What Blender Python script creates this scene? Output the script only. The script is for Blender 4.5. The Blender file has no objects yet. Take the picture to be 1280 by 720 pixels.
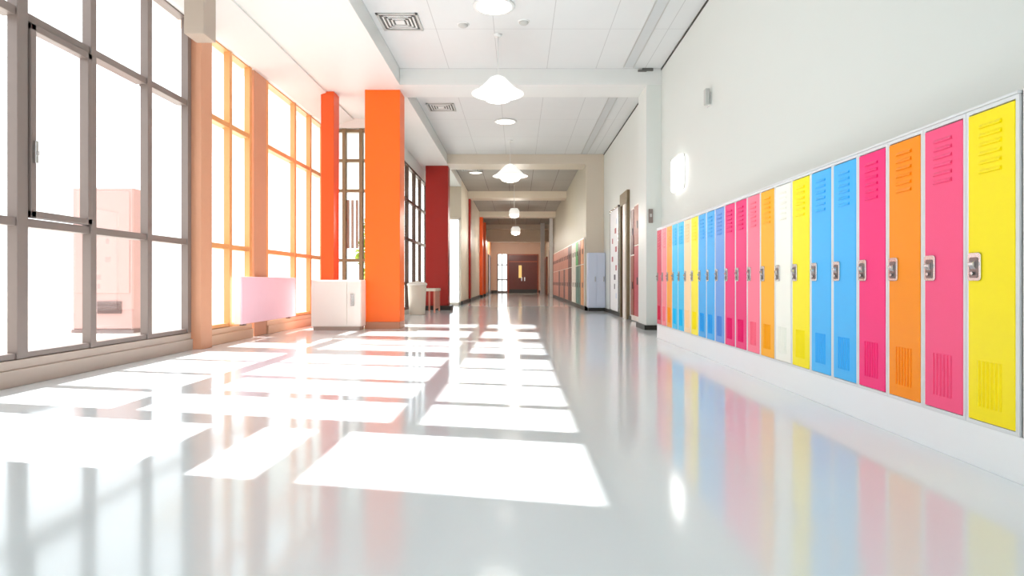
import bpy, bmesh, math, random
from mathutils import Vector, Matrix
random.seed(4)
scene = bpy.context.scene
COL = scene.collection
PI = math.pi

# ------------------------------------------------------------ camera, light, exposure
EYE = 0.90
F = 780.0
cam_d = bpy.data.cameras.new('camera')
cam_d.sensor_width = 36.0
cam_d.lens = 36.0 * F / 1280.0
cam_d.shift_x = -8.0 / 1280.0
cam_d.shift_y = -8.0 / 1280.0
cam_d.clip_end = 300
cam = bpy.data.objects.new('camera', cam_d)
COL.objects.link(cam)
cam.location = (0, 0, EYE)
cam.rotation_euler = (PI / 2, 0, 0)
scene.camera = cam

w = bpy.data.worlds.new('world'); scene.world = w; w.use_nodes = True
bg = w.node_tree.nodes['Background']
bg.inputs[0].default_value = (0.92, 0.97, 1.0, 1)
bg.inputs[1].default_value = 1.7

SUN_T, SUN_S = 0.88, 0.215          # drop and slip towards the viewer per metre across the hall
sd = bpy.data.lights.new('sun', 'SUN'); sd.energy = 9.5; sd.angle = math.radians(0.55)
sd.color = (1.0, 0.98, 0.95)
sun = bpy.data.objects.new('sun', sd); COL.objects.link(sun)
sun.rotation_euler = Vector((1.0, -SUN_S, -SUN_T)).to_track_quat('-Z', 'Y').to_euler()
sun.location = (-12, 8, 12)

scene.view_settings.view_transform = 'Standard'
scene.view_settings.look = 'None'
scene.view_settings.gamma = 1.0
scene.view_settings.exposure = 0.74
scene.view_settings.use_curve_mapping = False
cy = scene.cycles
cy.use_denoising = True
cy.max_bounces = 14; cy.diffuse_bounces = 8; cy.glossy_bounces = 6
cy.transparent_max_bounces = 16; cy.transmission_bounces = 8
cy.sample_clamp_indirect = 12
cy.caustics_reflective = False; cy.caustics_refractive = False

# ------------------------------------------------------------ materials
def lin(c):
    return tuple(((v / 255) / 12.92 if v / 255 <= 0.04045 else ((v / 255 + 0.055) / 1.055) ** 2.4) for v in c)

def mat(name, rgb, rough=0.5, metal=0.0, noise=0.0, scale=8.0, emit=0.0, bump=0.0, coat=0.0, ior=1.5, ecol=None):
    m = bpy.data.materials.new(name); m.use_nodes = True
    nt = m.node_tree; b = nt.nodes['Principled BSDF']
    c = lin(rgb) + (1,)
    b.inputs['Base Color'].default_value = c
    b.inputs['Roughness'].default_value = rough
    b.inputs['Metallic'].default_value = metal
    b.inputs['IOR'].default_value = ior
    b.inputs['Coat Weight'].default_value = coat
    b.inputs['Coat Roughness'].default_value = 0.08
    if emit:
        b.inputs['Emission Color'].default_value = lin(ecol or rgb) + (1,)
        b.inputs['Emission Strength'].default_value = emit
    if noise or bump:
        tc = nt.nodes.new('ShaderNodeTexCoord')
        n = nt.nodes.new('ShaderNodeTexNoise'); n.inputs['Scale'].default_value = scale; n.inputs['Detail'].default_value = 5
        nt.links.new(tc.outputs['Object'], n.inputs['Vector'])
        if noise:
            mx = nt.nodes.new('ShaderNodeMix'); mx.data_type = 'RGBA'
            mx.inputs[6].default_value = tuple(v * (1 - noise) for v in c[:3]) + (1,)
            mx.inputs[7].default_value = tuple(min(1, v * (1 + noise)) for v in c[:3]) + (1,)
            nt.links.new(n.outputs['Fac'], mx.inputs[0]); nt.links.new(mx.outputs[2], b.inputs['Base Color'])
        if bump:
            bp = nt.nodes.new('ShaderNodeBump'); bp.inputs['Strength'].default_value = bump; bp.inputs['Distance'].default_value = 0.01
            nt.links.new(n.outputs['Fac'], bp.inputs['Height']); nt.links.new(bp.outputs[0], b.inputs['Normal'])
    return m

def glass_mat(name, tint, refl=0.9):
    m = bpy.data.materials.new(name); m.use_nodes = True
    nt = m.node_tree; nt.nodes.clear()
    o = nt.nodes.new('ShaderNodeOutputMaterial')
    t = nt.nodes.new('ShaderNodeBsdfTransparent'); t.inputs[0].default_value = tint + (1,)
    g = nt.nodes.new('ShaderNodeBsdfGlossy'); g.inputs['Roughness'].default_value = 0.02
    f = nt.nodes.new('ShaderNodeFresnel'); f.inputs[0].default_value = 1.3
    mm = nt.nodes.new('ShaderNodeMath'); mm.operation = 'MULTIPLY'; mm.inputs[1].default_value = refl
    mx = nt.nodes.new('ShaderNodeMixShader')
    nt.links.new(f.outputs[0], mm.inputs[0]); nt.links.new(mm.outputs[0], mx.inputs[0])
    nt.links.new(t.outputs[0], mx.inputs[1]); nt.links.new(g.outputs[0], mx.inputs[2]); nt.links.new(mx.outputs[0], o.inputs[0])
    return m

def grid_mat(name, rgb, line, pitch_x, off_x, pitch_y, off_y, width, rough=0.7):
    """a surface of square panels with fine joints, laid out in object space metres"""
    m = mat(name, rgb, rough, noise=0.02, scale=3)
    nt = m.node_tree; b = nt.nodes['Principled BSDF']
    src = b.inputs['Base Color'].links[0].from_socket
    tc = nt.nodes.new('ShaderNodeTexCoord'); sp = nt.nodes.new('ShaderNodeSeparateXYZ')
    nt.links.new(tc.outputs['Object'], sp.inputs[0])
    res = []
    for ax, p, of in ((0, pitch_x, off_x), (1, pitch_y, off_y)):
        a = nt.nodes.new('ShaderNodeMath'); a.operation = 'SUBTRACT'; a.inputs[1].default_value = of
        nt.links.new(sp.outputs[ax], a.inputs[0])
        q = nt.nodes.new('ShaderNodeMath'); q.operation = 'PINGPONG'; q.inputs[1].default_value = p / 2
        nt.links.new(a.outputs[0], q.inputs[0])
        l = nt.nodes.new('ShaderNodeMath'); l.operation = 'LESS_THAN'; l.inputs[1].default_value = width / 2
        nt.links.new(q.outputs[0], l.inputs[0]); res.append(l)
    mxm = nt.nodes.new('ShaderNodeMath'); mxm.operation = 'MAXIMUM'
    nt.links.new(res[0].outputs[0], mxm.inputs[0]); nt.links.new(res[1].outputs[0], mxm.inputs[1])
    mx = nt.nodes.new('ShaderNodeMix'); mx.data_type = 'RGBA'
    mx.inputs[7].default_value = lin(line) + (1,)
    nt.links.new(mxm.outputs[0], mx.inputs[0]); nt.links.new(src, mx.inputs[6]); nt.links.new(mx.outputs[2], b.inputs['Base Color'])
    return m

M = {}
M['floor'] = mat('polished_floor', (228, 234, 238), 0.10, noise=0.025, scale=0.8, ior=1.7)
M['wall'] = mat('wall_paint', (213, 217, 213), 0.38, noise=0.01, scale=2)
M['cream'] = mat('cream_paint', (214, 204, 188), 0.5, noise=0.02, scale=2)
M['end_wall'] = mat('dusty_pink_paint', (188, 160, 142), 0.5, noise=0.03, scale=2)
M['drab'] = mat('grey_beige_paint', (176, 170, 154), 0.5, noise=0.03, scale=2)
M['teal'] = mat('dull_teal_enamel', (86, 126, 116), 0.4)
M['salmon'] = mat('salmon_paint', (226, 160, 112), 0.5, noise=0.03, scale=2)
M['white'] = mat('white_paint', (220, 221, 219), 0.5, noise=0.01, scale=3)
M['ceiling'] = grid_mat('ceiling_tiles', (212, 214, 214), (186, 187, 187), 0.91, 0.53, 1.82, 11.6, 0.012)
M['ceiling_far'] = grid_mat('darker_ceiling_tiles', (158, 154, 148), (110, 106, 100), 0.91, 0.53, 1.82, 11.6, 0.02)  # same tile pattern drawn darker for the far bays
M['plinth'] = mat('white_plinth', (240, 242, 244), 0.35)
M['dark_line'] = mat('shadow_gap', (60, 58, 52), 0.7)
M['baseboard'] = mat('dark_skirting', (38, 36, 30), 0.4)
M['slot'] = mat('grey_slot', (196, 199, 200), 0.6)
M['frame'] = mat('taupe_aluminium', (128, 114, 108), 0.35, metal=0.15, noise=0.05)
M['tan'] = mat('flare_tinted_aluminium', (226, 162, 104), 0.4, metal=0.1, noise=0.05)  # tan tint carries the orange lens flare in the frame colour
M['khaki'] = mat('khaki_aluminium', (128, 112, 84), 0.4, metal=0.15, noise=0.05)
M['brownf'] = mat('brown_aluminium', (84, 66, 54), 0.4, metal=0.15, noise=0.05)
M['curb'] = mat('taupe_curb', (176, 158, 146), 0.45, noise=0.05, scale=4)
M['curb_warm'] = mat('warm_curb', (206, 168, 140), 0.45, noise=0.05, scale=4)  # warmer copy of the curb under the flare-tinted frames
M['column'] = mat('terracotta_column', (206, 148, 116), 0.5, noise=0.03)
M['casing'] = mat('taupe_casing', (176, 160, 146), 0.5)
M['orange'] = mat('orange_paint', (250, 106, 0), 0.36, noise=0.02, scale=1.5)
M['orange2'] = mat('burnt_orange_paint', (222, 84, 22), 0.35, noise=0.02, scale=1.5)
M['red'] = mat('brick_red_paint', (158, 20, 4), 0.42, noise=0.03, scale=1.5)
M['pillar_base'] = mat('tan_base', (186, 130, 100), 0.4)
M['glass'] = glass_mat('clear_glass', (0.99, 0.995, 0.995), 0.2)
M['chrome'] = mat('brushed_chrome', (200, 198, 196), 0.22, metal=1.0, noise=0.1, scale=30)
M['dark_chrome'] = mat('dark_chrome', (128, 120, 120), 0.3, metal=1.0)
M['carcass'] = mat('pale_grey_enamel', (222, 225, 227), 0.3)
M['gap'] = mat('gap_grey', (70, 66, 70), 0.6)
M['pink_panel'] = mat('pale_pink_panel', (246, 200, 214), 0.5, noise=0.02)
M['offwhite'] = mat('off_white_enamel', (240, 234, 226), 0.35)
M['bin'] = mat('cream_plastic', (226, 216, 200), 0.45)
M['lamp_on'] = mat('lit_diffuser', (255, 252, 244), 0.4, emit=1.2)
M['shade'] = mat('opal_glass', (246, 248, 246), 0.25, emit=0.3)
M['vent'] = mat('vent_grey', (186, 186, 182), 0.5)
M['vent_dark'] = mat('vent_shadow', (104, 104, 100), 0.7)
M['wood'] = mat('dark_red_wood', (92, 34, 24), 0.35, noise=0.2, scale=6)
M['wood_light'] = mat('red_brown_wood', (140, 60, 36), 0.4, noise=0.2, scale=6)
M['crimson'] = mat('crimson_enamel', (178, 30, 62), 0.3)
M['lock_salmon'] = mat('dusty_salmon_enamel', (206, 142, 122), 0.4)
M['lock_green'] = mat('green_enamel', (40, 168, 84), 0.4)
M['paleblue'] = mat('pale_blue_enamel', (206, 216, 236), 0.35)
M['ext_ground'] = mat('paving', (200, 196, 190), 0.9, noise=0.1, scale=2)
M['ext_wall'] = mat('render', (224, 216, 210), 0.9, noise=0.04, scale=1)
M['ext_pink'] = mat('faded_pink_steel', (190, 158, 154), 0.8)
M['ext_vent'] = mat('faded_vent', (132, 112, 110), 0.8)
M['leaf'] = mat('lime_leaves', (150, 170, 50), 0.7, noise=0.3, scale=3)
M['paper'] = mat('white_paper', (244, 244, 246), 0.7)
M['ink'] = mat('grey_print', (120, 116, 124), 0.7)

# ------------------------------------------------------------ mesh helpers
def bm_box(bm, x0, x1, y0, y1, z0, z1):
    x0, x1 = sorted((x0, x1)); y0, y1 = sorted((y0, y1)); z0, z1 = sorted((z0, z1))
    v = [bm.verts.new(p) for p in ((x0, y0, z0), (x1, y0, z0), (x1, y1, z0), (x0, y1, z0), (x0, y0, z1), (x1, y0, z1), (x1, y1, z1), (x0, y1, z1))]
    for f in ((3, 2, 1, 0), (4, 5, 6, 7), (0, 1, 5, 4), (1, 2, 6, 5), (2, 3, 7, 6), (3, 0, 4, 7)):
        bm.faces.new([v[i] for i in f])

def bm_prism(bm, pts, axis, a, b):
    """closed outline pts (2-D) swept along an axis from a to b"""
    def P(p, t):
        return (t, p[0], p[1]) if axis == 0 else ((p[0], t, p[1]) if axis == 1 else (p[0], p[1], t))
    A = [bm.verts.new(P(p, a)) for p in pts]; B = [bm.verts.new(P(p, b)) for p in pts]
    n = len(pts)
    bm.faces.new(A); bm.faces.new(B[::-1])
    for i in range(n):
        bm.faces.new([A[i], B[i], B[(i + 1) % n], A[(i + 1) % n]])

def bm_lathe(bm, prof, c=(0, 0, 0), n=36):
    """revolve (radius, height) profile round the vertical axis"""
    rings = []
    for r, z in prof:
        if r < 1e-5:
            rings.append([bm.verts.new((c[0], c[1], c[2] + z))])
        else:
            rings.append([bm.verts.new((c[0] + r * math.cos(2 * PI * i / n), c[1] + r * math.sin(2 * PI * i / n), c[2] + z)) for i in range(n)])
    for a, b in zip(rings, rings[1:]):
        for i in range(n):
            j = (i + 1) % n
            if len(a) == 1 and len(b) == 1: continue
            if len(a) == 1: bm.faces.new([a[0], b[j], b[i]])
            elif len(b) == 1: bm.faces.new([a[i], a[j], b[0]])
            else: bm.faces.new([a[i], a[j], b[j], b[i]])

def bm_rod(bm, p, q, r, n=10):
    p = Vector(p); q = Vector(q); d = (q - p); L = d.length
    mt = Matrix.Translation((p + q) / 2) @ d.to_track_quat('Z', 'Y').to_matrix().to_4x4()
    bmesh.ops.create_cone(bm, cap_ends=True, segments=n, radius1=r, radius2=r, depth=L, matrix=mt)

def obj(name, bm, m, parent=None, smooth=False, bevel=0.0, seg=2):
    bmesh.ops.recalc_face_normals(bm, faces=bm.faces)
    me = bpy.data.meshes.new(name); bm.to_mesh(me); bm.free()
    me.materials.append(m)
    if smooth:
        for p in me.polygons: p.use_smooth = True
    o = bpy.data.objects.new(name, me); COL.objects.link(o)
    if bevel:
        b = o.modifiers.new('bevel', 'BEVEL'); b.width = bevel; b.segments = seg; b.limit_method = 'ANGLE'
    if parent: o.parent = parent
    return o

def box(name, dims, m, parent=None, bevel=0.0):
    bm = bmesh.new()
    for d in (dims if isinstance(dims[0], (tuple, list)) else [dims]):
        bm_box(bm, *d)
    return obj(name, bm, m, parent, bevel=bevel)

def tag(o, label, cat, group=None, kind=None):
    o['label'] = label; o['category'] = cat
    if group: o['group'] = group
    if kind: o['kind'] = kind
    return o

def struct(o):
    o['kind'] = 'structure'; return o

def empty(name, loc=(0, 0, 0)):
    o = bpy.data.objects.new(name, None); COL.objects.link(o); o.location = loc; return o

def dup(root):
    r = root.copy(); COL.objects.link(r)
    for ch in root.children:
        c = ch.copy(); COL.objects.link(c); c.parent = r
        for g in ch.children:
            d = g.copy(); COL.objects.link(d); d.parent = c
    return r

def H(v):      # height given from eye level -> above the floor
    return v + EYE

# ------------------------------------------------------------ dimensions
XL, XR, XLOCK = -4.29, 2.66, 2.22
XS = -2.21                    # edge of the low soffit / pillar faces
ZC, ZS = H(3.96), H(3.66)     # tiled ceiling, soffit and beam underside
YB, YE = -5.0, 50.0
BEAMS = [(-4.0, -3.2), (3.8, 4.6), (11.6, 12.4), (19.4, 20.4), (27.3, 28.2), (35.2, 36.1), (43.2, 44.0)]
BEAMS = BEAMS[2:]

# ------------------------------------------------------------ setting: shell
struct(box('floor', (-4.62, XR + 0.3, YB - 0.2, YE + 0.3, -0.2, 0), M['floor']))
struct(box('ceiling', (XS - 0.1, XR + 0.3, YB - 0.2, 19.4, ZC, ZC + 0.15), M['ceiling']))
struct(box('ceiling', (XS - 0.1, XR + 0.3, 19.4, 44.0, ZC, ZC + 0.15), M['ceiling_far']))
struct(box('ceiling', (-2.7, XR + 0.3, 44.0, YE + 0.3, H(3.1), H(3.1) + 0.4), M['cream']))
# low soffit along the windows (its edge shows as a pale drop beside the tiles)
struct(box('ceiling', (-4.62, XS, YB - 0.2, 24.2, ZS, ZC + 0.15), M['white']))
struct(box('ceiling', (-2.7, XS, 24.2, 44.0, ZS, ZC + 0.15), M['cream']))
for i, (a, b) in enumerate(BEAMS):
    struct(box('beam', (XS + 0.002, XR + 0.05, a, b, ZS, ZC - 0.001), M['cream'] if i else M['white']))
# right-hand walls
struct(box('wall_right', (XR, XR + 0.25, YB, 19.42, 0, ZC), M['wall']))
struct(box('wall_right_far', (2.11, XR + 0.25, 19.42, YE, 0, ZC), M['drab']))
struct(box('wall_right_step', (2.105, XR, 19.402, 19.42, 0, ZC), M['cream']))
struct(box('shadow_line_1', (XR - 0.012, XR + 0.001, YB, 11.6, ZC - 0.03, ZC - 0.002), M['dark_line']))  # dark strips drawn in for the shadow gap under the ceiling
struct(box('shadow_line_2', (XR - 0.012, XR + 0.001, 12.4, 19.4, ZC - 0.03, ZC - 0.002), M['dark_line']))
# pilaster below the first beam
struct(box('wall_right_pilaster', (2.38, XR + 0.01, 11.62, 12.38, 0, ZS), M['wall']))
struct(box('baseboard_right', [(2.34, XR, 11.58, 12.42, 0, 0.09), (XR - 0.03, XR, 12.42, 19.4, 0, 0.09), (XR - 0.03, XR, 10.1, 11.58, 0, 0.09)], M['baseboard']))
struct(box('baseboard_far_right', [(2.06, 2.11, 19.36, 43, 0, 0.13), (2.06, 2.3, 19.36, 19.42, 0, 0.13)], M['baseboard']))
# back wall behind the viewer, with an opening added to let in fill light
struct(box('wall_back', [(-4.6, XR + 0.2, YB - 0.2, YB, 0, 0.4), (-4.6, -4.0, YB - 0.2, YB, 0.4, ZC), (2.3, XR + 0.2, YB - 0.2, YB, 0.4, ZC), (-4.0, 2.3, YB - 0.2, YB, 4.3, ZC)], M['wall']))
# left: solid wall beside the viewer, window wall, set-back part, corridor wall
struct(box('wall_left', (-4.62, XL, YB, 3.40, 0, ZS), M['wall']))
struct(box('wall_left_far', (-2.27, XS, 24.2, YE, 0, ZS), M['cream']))
struct(box('wall_left_end', (XS - 0.001, XS + 0.03, 39.2, YE, 0.0, H(3.1)), M['salmon']))
struct(box('baseboard_left', (XS, XS + 0.05, 24.05, 49.8, 0, 0.14), M['baseboard']))

# slanting cove above the windows
bm = bmesh.new()
bm_prism(bm, [(-3.70, ZS + 0.01), (-3.70, ZS - 0.03), (-4.26, H(3.46)), (-4.62, H(3.46)), (-4.62, ZS + 0.01)], 1, 3.30, 14.0)
struct(obj('trim_3', bm, M['white']))

# taupe casing hanging from the cove in front of the first column
cs = box('hanging_casing', (-3.98, -3.74, 7.42, 7.72, H(2.95), ZS), M['casing'], bevel=0.01)
tag(cs, 'short taupe boxed casing hanging from the ceiling above the first column', 'casing')

# ------------------------------------------------------------ window wall on the left
GX = XL - 0.11
def bar_v(name, y, z0, z1, m, parent, wd=0.085, x0=XL - 0.12, x1=XL - 0.03):
    return box(name, (x0, x1, y - wd / 2, y + wd / 2, z0, z1), m, parent, bevel=0.004)
def bar_h(name, y0, y1, z, m, parent, th=0.07, x0=XL - 0.18, x1=XL - 0.045):
    return box(name, (x0, x1, y0, y1, z - th / 2, z + th / 2), m, parent, bevel=0.004)

SILL, HEAD = 0.23, H(3.48)
def window(n, ys, transoms, m, curb):
    """one run of curtain wall: mullions at ys, transoms per bay, panes between"""
    r = struct(empty('window_%d' % n, (0, 0, 0)))
    for y in ys:
        bar_v('mullion', y, SILL, HEAD, m, r, {3.45: 0.12, 4.6: 0.26, 5.44: 0.12}.get(y, 0.085))
    for i, (a, b) in enumerate(zip(ys, ys[1:])):
        ts = transoms[i] if isinstance(transoms[0], (list, tuple)) and isinstance(transoms[0][0], (list, tuple)) else transoms
        for z, th in ts:
            bar_h('transom', a + 0.03, b - 0.03, z, m, r, th)
        box('pane', (GX - 0.004, GX + 0.004, a, b, SILL, HEAD), M['glass'], r)
    bar_h('window_frame', ys[0], ys[-1], HEAD, m, r, 0.08)
    bar_h('window_frame', ys[0], ys[-1], SILL + 0.025, m, r, 0.05)
    box('window_sill', [(XL - 0.33, XL, ys[0] - 0.03, ys[-1] + 0.03, 0, 0.145), (XL - 0.33, XL - 0.025, ys[0] - 0.03, ys[-1] + 0.03, 0.14, 0.225)], curb, r, bevel=0.006)
    return r
STD = [(H(0.52), 0.075), (H(2.34), 0.075)]
w1 = window(1, [3.45, 4.6, 5.44, 6.35, 7.32, 8.2],
       [[(2.35, 0.2), (2.90, 0.09)], STD, STD, STD, STD], M['frame'], M['curb'])
w2 = window(2, [8.62, 9.38, 10.08], STD, M['tan'], M['curb_warm'])
w3 = window(3, [10.74, 12.1, 13.0, 13.9], STD, M['tan'], M['curb_warm'])
# opening sash in the third bay
s0, s1, z0, z1 = 5.51, 6.30, H(0.52) + 0.05, H(2.34) - 0.05
sx0, sx1 = XL - 0.10, XL - 0.01
sash = box('sash', [(sx0, sx1, s0, s0 + 0.06, z0, z1), (sx0, sx1, s1 - 0.06, s1, z0, z1), (sx0, sx1, s0, s1, z0, z0 + 0.06), (sx0, sx1, s0, s1, z1 - 0.06, z1)], M['frame'], w1, bevel=0.006)
box('sash_handle', [(sx1, sx1 + 0.03, s0 + 0.015, s0 + 0.045, 1.95, 2.15), (sx1, sx1 + 0.045, s0 + 0.02, s0 + 0.04, 2.02, 2.06)], M['chrome'], sash, bevel=0.004)
# structural columns standing in the window wall
for k, (a, b) in enumerate(((8.26, 8.56), (10.2, 10.70))):
    c = box('wall_column', ((XL - 0.12, XL + 0.09)[0], XL + (0.09 if k == 0 else -0.03), a, b, 0, ZS - 0.001), M['column'], bevel=0.008)
    c['kind'] = 'thing'
    tag(c, ('terracotta column in the window wall below the hanging taupe casing', 'wider terracotta column in the window wall behind the pale pink panel')[k], 'column', kind='thing')

# glazed return and set-back window wall behind the orange pillar
def window_return(n, x0, x1, y, xs, zs, m, z0, z1):
    r = struct(empty('window_%d' % n))
    for x in xs: box('mullion', (x - 0.04, x + 0.04, y - 0.05, y + 0.08, z0, z1), m, r, bevel=0.004)
    for z in zs: box('transom', (x0, x1, y - 0.04, y + 0.07, z - 0.035, z + 0.035), m, r, bevel=0.004)
    box('pane', (x0, x1, y, y + 0.008, z0, z1), M['glass'], r)
    return r
r4 = window_return(4, -4.32, -3.06, 14.1, (-4.28, -3.93, -3.55, -3.10), (0.12, H(0.48), H(2.05), H(2.73), H(3.40)), M['khaki'], 0.08, H(3.45))
for xx in (-3.86, -3.76, -3.66):
    box('blind_slat', (xx - 0.03, xx + 0.03, 14.14, 14.16, H(0.75), H(1.85)), M['casing'], r4)
struct(box('wall_left_return', (-4.62, -3.06, 14.0, 14.22, H(3.45), ZS), M['white']))
struct(box('trim_4', (-4.62, -3.06, 14.0, 14.22, 0, 0.08), M['curb']))
r = struct(empty('window_5'))
SX = -3.10
ys = [14.25, 15.4, 16.5, 17.6, 18.8, 19.9, 21.2, 22.6, 23.95]
for y in ys: box('mullion', (SX - 0.10, SX, y - 0.045, y + 0.045, 0.12, H(3.3)), M['brownf'], r, bevel=0.004)
for z in (H(-0.05), H(1.2), H(2.3)): box('transom', (SX - 0.09, SX - 0.01, ys[0], ys[-1], z - 0.04, z + 0.04), M['brownf'], r, bevel=0.004)
box('window_frame', [(SX - 0.1, SX, ys[0], ys[-1], 0.1, 0.18), (SX - 0.1, SX, ys[0], ys[-1], H(3.24), H(3.32))], M['brownf'], r, bevel=0.004)
box('pane', (SX - 0.054, SX - 0.046, ys[0], ys[-1], 0.12, H(3.3)), M['glass'], r)
struct(box('wall_left_setback', [(SX - 0.2, SX + 0.02, 14.2, 24.2, 0, 0.12), (SX - 0.2, SX + 0.02, 14.2, 24.2, H(3.30), ZS)], M['white']))
# glazed door in the cross wall beyond the red pillar
d = struct(empty('door_1'))
box('door_frame', [(-3.12, -3.04, 24.0, 24.1, 0, H(2.45)), (-2.30, -2.22, 24.0, 24.1, 0, H(2.45)), (-3.12, -2.22, 24.0, 24.1, H(2.38), H(2.45)), (-3.12, -2.22, 24.0, 24.1, 0, 0.1)], M['offwhite'], d, bevel=0.004)
box('pane', (-3.05, -2.29, 24.04, 24.05, 0.1, H(2.4)), M['glass'], d)
struct(box('wall_left_cross', (-3.3, -2.2, 24.0, 24.2, H(2.45), ZS), M['cream']))

# ------------------------------------------------------------ pillars on the left
def pillar(x0, x1, y0, y1, top, m, base_m, base_h, label, grow=0.004, seen=True):
    p = box('pillar', (x0, x1, y0, y1, base_h, top), m, bevel=0.008)
    box('base', (x0 - grow, x1 + grow, y0 - grow, y1 + grow, 0, base_h), base_m, p, bevel=0.004)
    tag(p, label, 'pillar', 'painted pillars along the corridor', 'thing')
    return p
pillar(-2.93, -2.26, 11.9, 12.38, ZS, M['orange'], M['pillar_base'], 0.13, 'bright orange square pillar with a tan base, the widest and nearest')
pillar(-3.80, -3.55, 12.00, 12.36, ZS, M['orange2'], M['pillar_base'], 0.13, 'slim burnt orange pillar rising behind the low white cabinet')
pillar(-2.93, -2.22, 19.7, 20.2, ZS, M['red'], M['baseboard'], 0.14, 'brick red square pillar on a low black plinth', 0.10)
pillar(-2.205, -2.12, 27.6, 28.1, ZS, M['red'], M['baseboard'], 0.14, 'narrow brick red pillar just past the bright glazed door')
pillar(-2.205, -2.02, 35.4, 35.9, ZS, M['orange2'], M['baseboard'], 0.14, 'far burnt orange pillar past the long cream wall')
pillar(-2.178, -2.02, 38.6, 39.2, ZS, M['orange2'], M['baseboard'], 0.14, 'farthest burnt orange pillar, where the wall turns salmon')

# ------------------------------------------------------------ end of the corridor
struct(box('wall_end', [(XS - 0.2, -1.72, YE, YE + 0.2, 0, H(3.1)), (-1.72, 2.2, YE, YE + 0.2, H(2.2), H(3.1)), (1.62, 2.2, YE, YE + 0.2, 0, H(2.2))], M['end_wall']))
struct(box('baseboard_end', [(XS, -1.72, YE - 0.04, YE, 0, 0.2), (1.62, 2.11, YE - 0.04, YE, 0, 0.2)], M['baseboard']))
d = struct(empty('door_2'))
box('door_frame', [(-0.86, -0.76, YE - 0.02, YE + 0.14, 0, H(2.2)), (1.52, 1.62, YE - 0.02, YE + 0.14, 0, H(2.2)), (-0.86, 1.62, YE - 0.02, YE + 0.14, H(2.1), H(2.2)), (-0.86, 1.62, YE - 0.02, YE + 0.14, H(1.55), H(1.65))], M['wood_light'], d)
box('transom_panel', (-0.76, 1.52, YE + 0.04, YE + 0.1, H(1.65), H(2.1)), M['wood'], d)
for (a, b) in ((-0.76, 0.38), (0.38, 1.52)):
    lf = box('door_leaf', (a, b, YE + 0.02, YE + 0.08, 0.0, H(1.55)), M['wood'], d)
    hx = b - 0.12 if a < 0 else a + 0.12
    box('door_handle', (hx - 0.03, hx + 0.03, YE - 0.04, YE + 0.02, 0.95, 1.25), M['chrome'], lf)
    if a < 0:
        pass
box('lit_pane', (0.02, 0.26, YE + 0.0, YE + 0.022, H(0.3), H(1.3)), mat('lit_window', (232, 196, 120), 0.3, emit=0.3), d)
box('kick_plate', (-0.76, 1.52, YE + 0.005, YE + 0.02, 0.0, 0.28), M['baseboard'], d)
wn = struct(empty('window_6'))
box('window_frame', [(-1.72, -1.62, YE, YE + 0.1, 0, H(2.2)), (-0.94, -0.86, YE, YE + 0.1, 0, H(2.2)), (-1.72, -0.86, YE, YE + 0.1, H(1.3), H(1.38)), (-1.72, -0.86, YE, YE + 0.1, H(0.1), H(0.2)), (-1.72, -0.86, YE, YE + 0.1, 0, 0.15), (-1.34, -1.28, YE, YE + 0.1, 0, H(2.2))], M['frame'], wn)
box('pane', (-1.66, -0.9, YE + 0.05, YE + 0.06, 0.1, H(2.2)), M['glass'], wn)
# dropped cross wall and white posts in front of the end lobby
struct(box('beam', (XS, 2.11, 44.001, 44.35, H(2.82), ZC), M['cream']))
p = box('pillar', (1.50, 1.78, 42.3, 42.6, 0, ZC), M['white'], bevel=0.01); tag(p, 'white free-standing post right of the dark red double doors', 'pillar', kind='thing')
p = box('pillar', (1.86, 2.05, 37.2, 37.5, 0, ZC), M['white'], bevel=0.01); tag(p, 'white half post at the end of the far salmon lockers', 'pillar', kind='thing')
d = struct(empty('door_3'))
box('door_leaf', (2.05, 2.108, 38.2, 41.6, 0, 2.9), M['wood'], d)
box('door_frame', [(2.03, 2.11, 38.05, 38.2, 0, 3.0), (2.03, 2.11, 41.6, 41.75, 0, 3.0), (2.03, 2.11, 38.05, 41.75, 2.9, 3.0)], M['wood_light'], d)
d = struct(empty('door_4'))
box('door_leaf', (2.05, 2.108, 45.2, 48.2, 0, 2.6), M['brownf'], d)
box('door_frame', [(2.03, 2.11, 45.05, 45.2, 0, 2.7), (2.03, 2.11, 48.2, 48.35, 0, 2.7), (2.03, 2.11, 45.05, 48.35, 2.6, 2.7)], M['wood_light'], d)
d = struct(empty('door_5'))
box('door_leaf', (XS + 0.03, XS + 0.06, 44.8, 48.0, 0, 2.75), M['wood'], d)
box('door_frame', [(XS + 0.03, XS + 0.09, 44.65, 44.8, 0, 2.85), (XS + 0.03, XS + 0.09, 48.0, 48.15, 0, 2.85), (XS + 0.03, XS + 0.09, 44.65, 48.15, 2.75, 2.85)], M['brownf'], d)

# ------------------------------------------------------------ coloured lockers
Y0, PITCH, LH, LZ = 2.765, 0.3285, 1.525, 0.21
def rounded(bm, cy_, cz, hw, hh, r, x0, x1, n=5):
    pts = []
    for (sx, sz, a0) in ((1, 1, 0), (-1, 1, 90), (-1, -1, 180), (1, -1, 270)):
        for k in range(n + 1):
            a = math.radians(a0 + 90 * k / n)
            pts.append((cy_ + sx * (hw - r) + r * math.cos(a), cz + sz * (hh - r) + r * math.sin(a)))
    bm_prism(bm, pts, 0, x0, x1)

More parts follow.
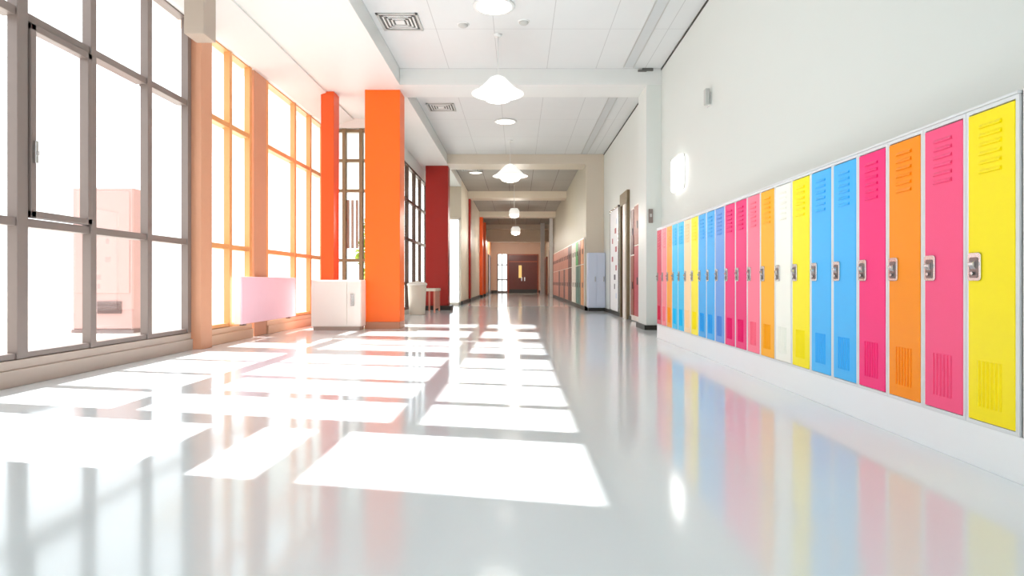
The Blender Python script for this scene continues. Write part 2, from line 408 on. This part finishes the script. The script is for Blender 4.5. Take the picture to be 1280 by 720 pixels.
def door_mesh():
    bm = bmesh.new()
    W = PITCH / 2 - 0.021
    bm_box(bm, -0.004, 0.016, -W, W, LZ + 0.022, LZ + LH - 0.026)
    # turned edge down each side
    # upper louvres: six hooded ridges
    for k in range(6):
        z = 1.425 + k * 0.043 - 0.01
        bm_prism(bm, [(-0.004, z), (-0.013, z + 0.003), (-0.014, z + 0.008), (-0.004, z + 0.024)], 1, -0.067, 0.067)
    # lower louvres: six upright hooded ridges
    for k in range(6):
        y = -0.066 + k * 0.0265
        bm_prism(bm, [(-0.004, y), (-0.0095, y + 0.003), (-0.0105, y + 0.007), (-0.004, y + 0.018)], 2, 0.30, 0.52)
    return bm
def make_locker():
    root = empty('locker')
    W = PITCH / 2 - 0.0015
    bm = bmesh.new()
    bm_box(bm, 0.026, 0.436, -W, W, LZ, LZ + LH)
    for (a, b, c, e) in ((-W, -W + 0.0195, LZ, LZ + LH), (W - 0.0195, W, LZ, LZ + LH), (-W + 0.0195, W - 0.0195, LZ, LZ + 0.018), (-W + 0.0195, W - 0.0195, LZ + LH - 0.018, LZ + LH)):
        bm_box(bm, 0.0, 0.028, a, b, c, e)
    obj('body', bm, M['carcass'], root)
    dr = obj('door', door_mesh(), M['carcass'], root, bevel=0.0015, seg=1)
    # recessed latch on the far side of the door
    yc, zc = PITCH / 2 - 0.021 - 0.046, 0.972
    bm = bmesh.new(); rounded(bm, yc, zc, 0.042, 0.068, 0.014, -0.012, -0.003)
    hd = obj('handle', bm, M['chrome'], dr, bevel=0.002)
    bm = bmesh.new(); rounded(bm, yc, zc - 0.004, 0.028, 0.050, 0.01, -0.0145, -0.011)
    obj('recess', bm, M['dark_chrome'], dr)
    bm = bmesh.new()
    bm_prism(bm, [(-0.014, zc - 0.012), (-0.030, zc + 0.006), (-0.032, zc + 0.020), (-0.014, zc + 0.030)], 1, yc - 0.016, yc + 0.016)
    bm_rod(bm, (-0.016, yc, zc - 0.032), (-0.026, yc, zc - 0.032), 0.009, 14)
    obj('latch', bm, M['chrome'], dr, bevel=0.0015)
    return root
C = {
 'yellow': ((255, 232, 0), 'yellow'), 'pink': ((250, 84, 134), 'coral pink'), 'orange': ((255, 146, 0), 'orange'),
 'hot': ((250, 44, 126), 'hot pink'), 'sky': ((64, 184, 250), 'sky blue'), 'lemon': ((255, 236, 0), 'lemon yellow'),
 'white': ((246, 246, 236), 'white'), 'amber': ((255, 178, 0), 'amber'), 'rose': ((255, 118, 146), 'light rose'),
 'magenta': ((238, 0, 116), 'magenta'), 'periwinkle': ((96, 152, 224), 'periwinkle blue'), 'azure': ((40, 170, 240), 'azure blue'),
 'peach': ((252, 216, 168), 'pale peach'), 'cyan': ((0, 196, 246), 'cyan'), 'tangerine': ((250, 160, 10), 'tangerine'),
 'salmonpink': ((246, 130, 140), 'salmon pink'), 'crimson': ((206, 20, 72), 'crimson')}
CM = {k: mat(k + '_enamel', v[0], 0.33, noise=0.015, scale=3, ior=1.38) for k, v in C.items()}
SEQ = ['yellow', 'pink', 'orange', 'hot', 'sky', 'sky', 'lemon', 'white', 'amber', 'rose', 'magenta', 'magenta', 'periwinkle', 'azure', 'azure', 'lemon', 'peach', 'cyan', 'cyan', 'tangerine', 'salmonpink', 'crimson']
LAB = [
 'bright yellow metal locker at the near end of the coloured row',
 'coral pink metal locker between the end yellow locker and the first orange one',
 'deep orange metal locker between a coral pink and a hot pink locker',
 'hot pink metal locker between the deep orange locker and a sky blue one',
 'sky blue metal locker standing next to the hot pink locker',
 'sky blue metal locker standing next to a lemon yellow locker',
 'lemon yellow metal locker between a sky blue locker and the white one',
 'white metal locker, the only white door in the coloured row',
 'amber metal locker between the white locker and the light rose one',
 'light rose metal locker between the amber locker and a magenta one',
 'magenta metal locker standing next to the light rose locker',
 'magenta metal locker standing next to the periwinkle blue locker',
 'periwinkle blue metal locker between a magenta and an azure locker',
 'azure blue metal locker standing next to the periwinkle locker',
 'azure blue metal locker next to the farther lemon yellow locker',
 'lemon yellow metal locker between an azure locker and the pale peach one',
 'pale peach metal locker squeezed between lemon yellow and cyan lockers',
 'cyan metal locker standing next to the pale peach locker',
 'cyan metal locker standing next to the tangerine locker',
 'tangerine metal locker between a cyan locker and the salmon pink one',
 'salmon pink metal locker, second from the far end of the row',
 'crimson metal locker at the far end of the coloured row']
proto = make_locker()
door_meshes = {}
for k, c in enumerate(SEQ):
    o = proto if k == 0 else dup(proto)
    o.location = (XLOCK, Y0 + (k + 0.5) * PITCH, 0)
    tag(o, LAB[k], 'locker', 'coloured lockers along the right wall')
    dr = [ch for ch in o.children if ch.name.startswith('door')][0]
    if c not in door_meshes:
        me = dr.data if k == 0 else dr.data.copy()
        me.materials.clear(); me.materials.append(CM[c]); door_meshes[c] = me
    dr.data = door_meshes[c]
YF = Y0 + len(SEQ) * PITCH
pl = box('plinth', (XLOCK + 0.004, XR - 0.001, Y0 - 0.75, YF + 0.02, 0, LZ - 0.001), M['plinth'], bevel=0.004)
tag(pl, 'long white plinth carrying the coloured lockers', 'plinth', kind='thing')
tp = box('locker_top_trim', (XLOCK - 0.008, XR - 0.001, Y0, YF, LZ + LH + 0.001, LZ + LH + 0.014), M['carcass'], bevel=0.002)
tag(tp, 'thin pale grey capping strip along the tops of the coloured lockers', 'trim', kind='thing')
ep = empty('end_panel', (XLOCK, Y0 - 0.37, 0))
box('panel', (0.006, 0.436, -0.37, 0.361, LZ, LZ + LH + 0.02), M['offwhite'], ep, bevel=0.006)
box('edge_strip', (0.012, 0.03, 0.361, 0.368, LZ, LZ + LH + 0.014), M['gap'], ep)
tag(ep, 'white filler panel beside the nearest yellow locker', 'panel', kind='thing')

# ------------------------------------------------------------ fixtures on the right wall
s = empty('wall_sensor', (XR, 8.62, H(2.55)))
box('housing', (-0.09, -0.03, -0.045, 0.045, -0.11, 0.11), M['vent'], s, bevel=0.01)
bm = bmesh.new(); bm_rod(bm, (0, 0.02, -0.06), (-0.05, 0.02, -0.06), 0.014); bm_box(bm, -0.012, 0, -0.02, 0.16, -0.11, 0.06)
obj('bracket', bm, M['white'], s)
tag(s, 'small grey sensor box on a white bracket high on the right wall', 'sensor')
s = empty('sun_patch_glow', (XR, 10.3, H(1.78)))  # emissive panel put in for the sunlit patch on the wall
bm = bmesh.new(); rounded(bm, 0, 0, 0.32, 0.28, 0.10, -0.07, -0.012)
obj('diffuser', bm, mat('glowing_sun_patch', (255, 254, 250), 0.4, emit=2.2), s, bevel=0.02)  # the glowing sunlit patch itself, not a lamp diffuser
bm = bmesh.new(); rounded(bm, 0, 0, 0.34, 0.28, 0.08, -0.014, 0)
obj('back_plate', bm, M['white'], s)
tag(s, 'glowing white rounded panel in place of a sunlit patch above the far lockers', 'wall light')  # stands in for the sunlit patch, no wall light here
s = empty('wall_plate', (2.38, 11.62, H(1.22)))
box('plate', (0.04, 0.12, -0.035, 0.0, -0.13, 0.13), M['frame'], s, bevel=0.006)
box('button', (0.06, 0.10, -0.045, -0.034, -0.02, 0.04), M['vent'], s, bevel=0.003)
tag(s, 'small dark upright plate on the pilaster beyond the last locker', 'wall plate')
s = box('corner_shadow', [(2.22, 2.38, 11.56, 11.64, ZS + 0.24, ZS + 0.27), (2.30, 2.5, 11.56, 11.60, ZS + 0.25, ZS + 0.30)], M['vent_dark'], bevel=0.005)  # dark piece modelled where shadow falls at the ceiling corner
tag(s, 'small dark piece in place of the shadow where the first beam meets the right wall', 'bracket')  # stands in for the corner shadow, no bracket here

# second bay: tall lockers, doorway, notice board, pale blue cabinet
def tall_locker(y0, y1, top, col_top, col_low, label, mid=1.55, group=None, x=XR, depth=0.05):
    r = empty('tall_locker', (x, (y0 + y1) / 2, 0)); hw = (y1 - y0) / 2
    box('body', (-depth, -0.003, -hw, hw, 0.02, top), M['offwhite'], r, bevel=0.004)
    for (a, b, m) in ((0.14, mid - 0.015, col_low), (mid + 0.015, top - 0.05, col_top)):
        dd = box('door', (-depth - 0.022, -depth, -hw + 0.035, hw - 0.035, a, b), m, r, bevel=0.004)
        box('handle', (-depth - 0.045, -depth - 0.022, -hw + 0.07, -hw + 0.10, (a + b) / 2 - 0.08, (a + b) / 2 + 0.08), M['dark_chrome'], dd)
    tag(r, label, 'locker', group)
    return r
tall_locker(13.45, 14.0, 2.62, M['wood_light'], M['crimson'], 'tall brown and crimson two door locker beyond the pilaster', 1.7)
tall_locker(14.02, 14.42, 2.58, M['wood'], M['wood_light'], 'tall dark brown two door locker behind the brown and crimson one', 1.5)
d = struct(empty('door_6'))
box('door_leaf', (XR - 0.03, XR + 0.001, 15.0, 15.85, 0, 2.15 + H(0)), M['brownf'], d)
box('door_frame', [(XR - 0.07, XR, 14.9, 15.0, 0, H(1.95)), (XR - 0.07, XR, 15.85, 15.95, 0, H(1.95)), (XR - 0.07, XR, 15.4, 15.46, 0, H(1.9)), (XR - 0.07, XR, 14.9, 15.95, H(1.9), H(2.2))], M['khaki'], d)
box('door_leaf', (XR - 0.09, XR - 0.03, 15.02, 15.38, 0, H(1.88)), M['offwhite'], d)
nb = empty('notice_board', (XR, 17.0, 0))
box('board', (-0.04, 0, -0.7, 0.75, 0.12, H(1.95)), M['paper'], nb, bevel=0.004)
box('board_frame', [(-0.06, 0, -0.76, -0.7, 0.1, H(2.0)), (-0.06, 0, 0.75, 0.81, 0.1, H(2.0)), (-0.06, 0, -0.76, 0.81, H(1.95), H(2.0))], M['chrome'], nb)
for i in range(9):
    y = random.uniform(-0.6, 0.5); z = 0.45 + i * 0.25
    box('notice', (-0.046, -0.04, y, y + random.uniform(0.1, 0.25), z, z + 0.14), random.choice([M['ink'], M['lock_salmon'], M['crimson'], M['paleblue']]), nb)
tag(nb, 'tall white chrome framed notice board with small notices on the right wall', 'notice board')
cb = empty('pale_blue_cabinet', (2.42, 19.2, 0))
box('body', (-0.30, 0.235, -0.18, 0.2, 0.10, H(0.88)), M['paleblue'], cb, bevel=0.01)
for a in (-0.29, -0.03):
    dd = box('door', (a, a + 0.25, -0.20, -0.18, 0.13, H(0.85)), M['paleblue'], cb, bevel=0.004)
    box('handle', (a + 0.2, a + 0.22, -0.225, -0.20, 0.9, 1.05), M['chrome'], dd)
box('base', (-0.28, 0.22, -0.16, 0.2, 0, 0.10), M['baseboard'], cb)
tag(cb, 'pale blue two door cabinet against the cream cross wall', 'cabinet')
for (a, b, w_) in ((2.11, 2.66, 0),):
    struct(box('baseboard_step', (2.11, 2.14, 19.36, 19.42, 0, 0.12), M['baseboard']))
# far lockers
FAR = ['lock_orange', 'green', 'green', 'white', 'white', 'dark', 'dark'] + ['salmon'] * 13
for k in range(20):
    y0 = 19.75 + k * 0.86
    cu, cl, nm = {'lock_orange': (M['salmon'], M['salmon'], 'orange tan tall locker at the near end of the far row'),
              'green': (M['wood'] if k == 1 else M['lock_green'], M['teal'], 'brown tall locker with a dull teal lower door' if k == 1 else 'tall locker with a green upper and dull teal lower door'),
              'white': (M['offwhite'], M['offwhite'], 'white tall locker beside the green and teal one' if k == 3 else 'white tall locker beside the dark wooden ones'),
              'dark': (M['wood'], M['wood'], 'dark brown tall locker beside the white ones' if k == 5 else 'dark brown tall locker where the salmon lockers start'),
              'salmon': (M['lock_salmon'], M['wood'] if k in (9, 13) else M['lock_salmon'], 'dusty salmon tall locker in the far row along the corridor')}[FAR[k]]
    if k in (9, 13): nm = 'salmon locker with a dark lower door, ' + ('nearer' if k == 9 else 'farther') + ' one in the far row'
    tall_locker(y0, y0 + 0.84, 2.30 + 0.012 * k, cu, cl, nm, 1.45, 'tall lockers along the far corridor wall', 2.109, 0.04)

# ------------------------------------------------------------ objects along the left
pb = empty('pink_panel', (-4.2, 10.5, 0.226))
box('face', (0.02, 0.045, -1.12, 1.15, 0.03, 0.745), M['pink_panel'], pb, bevel=0.006)
box('back', (-0.08, 0.02, -1.12, 1.15, 0.03, 0.75), M['offwhite'], pb, bevel=0.006)
for y in (-0.95, 0.95):
    box('foot', (-0.05, 0.02, y - 0.04, y + 0.04, 0, 0.03), M['frame'], pb)
tag(pb, 'large pale pink panel with a white edge standing on the window ledge', 'panel')
wc = empty('white_cabinet', (-3.42, 11.66, 0))
box('body', (-0.40, 0.52, -0.16, 0.2, 0.07, 0.93), M['offwhite'], wc, bevel=0.01)
box('base', (-0.37, 0.49, -0.13, 0.18, 0, 0.07), M['curb'], wc)
dd = box('door', (-0.39, 0.26, -0.178, -0.16, 0.09, 0.91), M['offwhite'], wc, bevel=0.004)
d2 = box('door', (0.27, 0.51, -0.178, -0.16, 0.09, 0.91), M['offwhite'], wc, bevel=0.004)
box('handle', (0.33, 0.40, -0.19, -0.178, 0.45, 0.68), M['chrome'], d2, bevel=0.006)
tag(wc, 'low white cabinet with a small metal handle beside the orange pillar', 'cabinet')
tb = empty('trash_bin', (-2.76, 17.0, 0))
bm = bmesh.new(); bm_lathe(bm, [(0, 0), (0.20, 0), (0.215, 0.02), (0.25, 0.78), (0.26, 0.80), (0.26, 0.82), (0.235, 0.82), (0.20, 0.05), (0, 0.05)])
obj('body', bm, M['bin'], tb, smooth=True)
bm = bmesh.new(); bm_lathe(bm, [(0.262, 0.80), (0.275, 0.81), (0.27, 0.85), (0.18, 0.89), (0.0, 0.90)])
bm_lathe(bm, [(0, 0.895), (0.05, 0.90), (0.045, 0.925), (0, 0.93)])
obj('lid', bm, M['offwhite'], tb, smooth=True)
tag(tb, 'round cream waste bin with a lid behind the orange pillar', 'bin')
tb = empty('low_bench', (-2.55, 18.6, 0))
box('seat', (-0.22, 0.16, -0.6, 0.6, 0.62, 0.70), M['bin'], tb, bevel=0.01)
for (x, y) in ((-0.18, -0.54), (0.12, -0.54), (-0.18, 0.54), (0.12, 0.54)):
    box('leg', (x - 0.025, x + 0.025, y - 0.025, y + 0.025, 0, 0.62), M['lock_salmon'], tb)
box('side_panel', (0.10, 0.13, -0.5, 0.5, 0.1, 0.62), M['lock_salmon'], tb)
tag(tb, 'small cream topped bench with salmon sides in front of the red pillar', 'bench')

# ------------------------------------------------------------ ceiling fixtures
def vent(x, y, label):
    r = empty('ceiling_vent', (x, y, ZC))
    q = 0.31
    box('frame', [(-q, q, -q, -q + 0.04, -0.02, 0), (-q, q, q - 0.04, q, -0.02, 0), (-q, -q + 0.04, -q, q, -0.02, 0), (q - 0.04, q, -q, q, -0.02, 0)], M['vent'], r, bevel=0.003)
    box('backing', (-q + 0.03, q - 0.03, -q + 0.03, q - 0.03, -0.004, 0.0), M['vent_dark'], r)
    bm = bmesh.new()
    for s_ in (0.235, 0.18, 0.125):
        for (a, b, c, e) in ((-s_, s_, -s_, -s_ + 0.025), (-s_, s_, s_ - 0.025, s_), (-s_, -s_ + 0.025, -s_, s_), (s_ - 0.025, s_, -s_, s_)):
            bm_box(bm, a, b, c, e, -0.018, -0.006)
    bm_box(bm, -0.07, 0.07, -0.07, 0.07, -0.018, -0.006)
    obj('louvre', bm, M['white'], r)
    tag(r, label, 'vent', 'square ceiling vents')
vent(-1.80, 9.5, 'square grey ceiling vent in the tiles before the first beam')
vent(-1.75, 14.15, 'square grey ceiling vent just past the first beam')
vent(-1.7, 22.0, 'square ceiling vent in the dim tiles beyond the red pillar')

for (y0, y1, lb) in ((2.0, 11.5, 'long grey slot diffuser in the near ceiling beside the right wall'), (12.5, 19.3, 'grey slot diffuser in the ceiling between the first two beams')):
    r = empty('slot_diffuser', (2.03, (y0 + y1) / 2, ZC - 0.002)); hh = (y1 - y0) / 2
    box('channel', (-0.085, 0.085, -hh, hh, -0.012, 0), M['slot'], r)
    box('lip', [(-0.095, -0.08, -hh, hh, -0.02, 0), (0.08, 0.095, -hh, hh, -0.02, 0)], M['vent'], r)
    tag(r, lb, 'diffuser')

def bulb(parent, z, power, rad=0.12):
    l = bpy.data.lights.new('bulb', 'POINT'); l.energy = power; l.shadow_soft_size = rad; l.color = (1.0, 0.94, 0.84)
    o = bpy.data.objects.new('bulb', l); COL.objects.link(o); o.parent = parent; o.location = (0, 0, z)

def downlight(x, y, z, rad, label):
    r = empty('downlight', (x, y, z))
    bm = bmesh.new(); bm_lathe(bm, [(rad, 0), (rad + 0.03, -0.005), (rad + 0.03, -0.02), (rad, -0.03), (rad - 0.02, -0.02)])
    obj('trim_ring', bm, M['white'], r, smooth=True)
    bm = bmesh.new(); bm_lathe(bm, [(rad - 0.01, -0.022), (rad * 0.6, -0.032), (0, -0.036)])
    obj('diffuser', bm, M['lamp_on'], r, smooth=True)
    tag(r, label, 'light', 'round ceiling lights')
downlight(-0.35, 8.95, ZC, 0.27, 'round glowing ceiling light nearest the viewer, cut by the top of the picture')
downlight(-0.32, 15.4, ZC, 0.25, 'round glowing ceiling light between the first two beams')
downlight(-1.55, 22.6, ZC, 0.22, 'round ceiling light beside the vent beyond the red pillar')
for (x, y, lb) in ((-0.85, 9.6, 'small smoke detector on the near ceiling, toward the windows'), (0.08, 9.5, 'small smoke detector on the near ceiling, toward the lockers')):
    r = empty('smoke_detector', (x, y, ZC))
    bm = bmesh.new(); bm_lathe(bm, [(0.07, 0), (0.075, -0.01), (0.07, -0.03), (0.05, -0.045), (0, -0.05)])
    obj('housing', bm, M['vent'], r, smooth=True)
    bm = bmesh.new(); bm_lathe(bm, [(0.095, 0), (0.095, -0.008), (0.07, -0.012)])
    obj('mounting_ring', bm, M['white'], r, smooth=True)
    tag(r, lb, 'smoke detector', 'smoke detectors')

def pendant(x, y, ztop, rad, label):
    """bell shaped opal pendant: canopy, rod, shade, lower bowl"""
    r = empty('pendant_lamp', (x, y, 0))
    bm = bmesh.new(); bm_lathe(bm, [(0, ZC - 0.04), (0.05, ZC - 0.04), (0.065, ZC - 0.01), (0.065, ZC)]); obj('canopy', bm, M['white'], r, smooth=True)
    bm = bmesh.new(); bm_rod(bm, (0, 0, ztop - 0.02), (0, 0, ZC - 0.03), 0.007); obj('rod', bm, M['white'], r, smooth=True)
    k = rad
    bm = bmesh.new()
    bm_lathe(bm, [(0.0, ztop), (0.10 * k, ztop), (0.30 * k, ztop - 0.10 * k), (0.50 * k, ztop - 0.32 * k), (0.80 * k, ztop - 0.60 * k), (1.0 * k, ztop - 0.70 * k), (0.98 * k, ztop - 0.70 * k), (0.76 * k, ztop - 0.60 * k), (0.46 * k, ztop - 0.40 * k)])
    obj('lamp_shade', bm, M['shade'], r, smooth=True)
    bm = bmesh.new(); bm_lathe(bm, [(0.62 * k, ztop - 0.60 * k), (0.60 * k, ztop - 0.78 * k), (0.45 * k, ztop - 0.95 * k), (0.2 * k, ztop - 1.03 * k), (0, ztop - 1.05 * k)])
    obj('bowl', bm, M['lamp_on'], r, smooth=True)
    tag(r, label, 'lamp', 'pendant lamps along the corridor')
pendant(-0.33, 10.0, H(3.30), 0.42, 'bell shaped white pendant lamp hanging before the first beam')
pendant(-0.23, 17.5, H(3.30), 0.50, 'opal white pendant lamp with a bowl hanging before the second beam')
def box_pendant(x, y, z, s_, label):
    r = empty('pendant_lamp', (x, y, 0))
    bm = bmesh.new(); bm_rod(bm, (0, 0, z + s_ * 0.45), (0, 0, ZC), 0.012); obj('rod', bm, M['white'], r)
    bm = bmesh.new(); bm_lathe(bm, [(0, z + s_ * 0.5), (s_ * 0.35, z + s_ * 0.5), (s_ * 0.5, z + s_ * 0.25), (s_ * 0.5, z - s_ * 0.1)], n=24); obj('lamp_shade', bm, M['shade'], r, smooth=True)
    bm = bmesh.new(); bm_lathe(bm, [(s_ * 0.5, z - s_ * 0.1), (s_ * 0.42, z - s_ * 0.32), (0, z - s_ * 0.4)], n=24); obj('diffuser', bm, M['lamp_on'], r, smooth=True)
    bulb(r, z - s_ * 0.55, 110)
    tag(r, label, 'lamp', 'pendant lamps along the corridor')
box_pendant(-0.17, 25.5, H(2.78), 0.42, 'small glowing pendant lamp in the dim middle of the corridor')
box_pendant(-0.15, 33.5, H(2.70), 0.50, 'smallest glowing pendant lamp, near the cream cross beam')
r = empty('lobby_fill_light', (-0.75, 46.0, H(3.1)))  # fill light added to brighten the dark end lobby
box('diffuser', (-0.4, 0.4, -0.8, 0.8, -0.06, -0.02), M['lamp_on'], r)  # glowing panel of the added fill light
box('frame', (-0.43, 0.43, -0.83, 0.83, -0.03, 0), M['white'], r)
bulb(r, -0.25, 120)
tag(r, 'rectangular glowing panel added to brighten the lobby before the dark red double doors', 'light')

# ------------------------------------------------------------ outside the windows
struct(box('exterior_ground', (-60, -4.62, -20, 90, -0.35, -0.2), M['ext_ground']))
struct(box('exterior_building', (-34, -22, -15, 14, -0.2, 7.0), M['ext_wall']))
struct(box('added_sun_blocker', (-8.8, -4.63, 14.3, 25.5, ZS + 0.05, ZS + 0.3), M['white']))  # added slab that keeps the sun off the set-back windows
uc = empty('utility_cabinet', (-8.85, 13.3, -0.2))
box('body', (-0.65, 0.62, 0, 0.35, 0.08, 3.1), M['ext_pink'], uc, bevel=0.02)
box('door', (-0.60, 0.57, -0.02, 0.0, 0.85, 3.02), M['ext_pink'], uc, bevel=0.01)
bm = bmesh.new()
bm_box(bm, -0.12, 0.40, -0.02, 0.0, 0.42, 0.68)
for k in range(5): bm_prism(bm, [(-0.02, 0.43 + k * 0.05), (-0.05, 0.435 + k * 0.05), (-0.02, 0.46 + k * 0.05)], 0, -0.11, 0.39)
obj('grille', bm, M['ext_vent'], uc)
box('base', (-0.66, 0.63, -0.03, 0.37, 0, 0.08), M['ext_vent'], uc)
tag(uc, 'faded pink utility cabinet with a grille standing outside the windows', 'utility cabinet')
# shrub outside the set-back windows
bm = bmesh.new()
for i in range(900):
    u = random.uniform(0, 2 * PI); t = random.uniform(0, 1)
    rr = 1.0 * math.sin(PI * (0.12 + 0.8 * t)) * random.uniform(0.55, 1)
    c = Vector((-4.9 + rr * math.cos(u) * 0.8, 22.2 + rr * math.sin(u) * 1.3, 0.2 + 3.6 * t))
    mt = Matrix.Translation(c) @ Matrix.Rotation(random.uniform(0, 6.28), 4, Vector((random.random(), random.random(), random.random() + 0.1)).normalized())
    vs = [bm.verts.new(mt @ Vector(p)) for p in ((-0.13, 0, 0), (0, -0.07, 0.01), (0.13, 0, 0), (0, 0.07, 0.01))]
    bm.faces.new(vs)
sh = empty('shrub', (0, 0, 0))
obj('foliage', bm, M['leaf'], sh)
bm = bmesh.new(); bm_rod(bm, (-4.9, 22.2, -0.2), (-4.9, 22.2, 2.6), 0.06); bm_rod(bm, (-4.9, 22.2, 0.8), (-4.5, 22.6, 2.2), 0.03); bm_rod(bm, (-4.9, 22.2, 0.9), (-5.3, 21.8, 2.4), 0.03)
obj('stem', bm, M['wood'], sh)
tag(sh, 'lime green shrub seen outside the glass behind the red pillar', 'shrub')
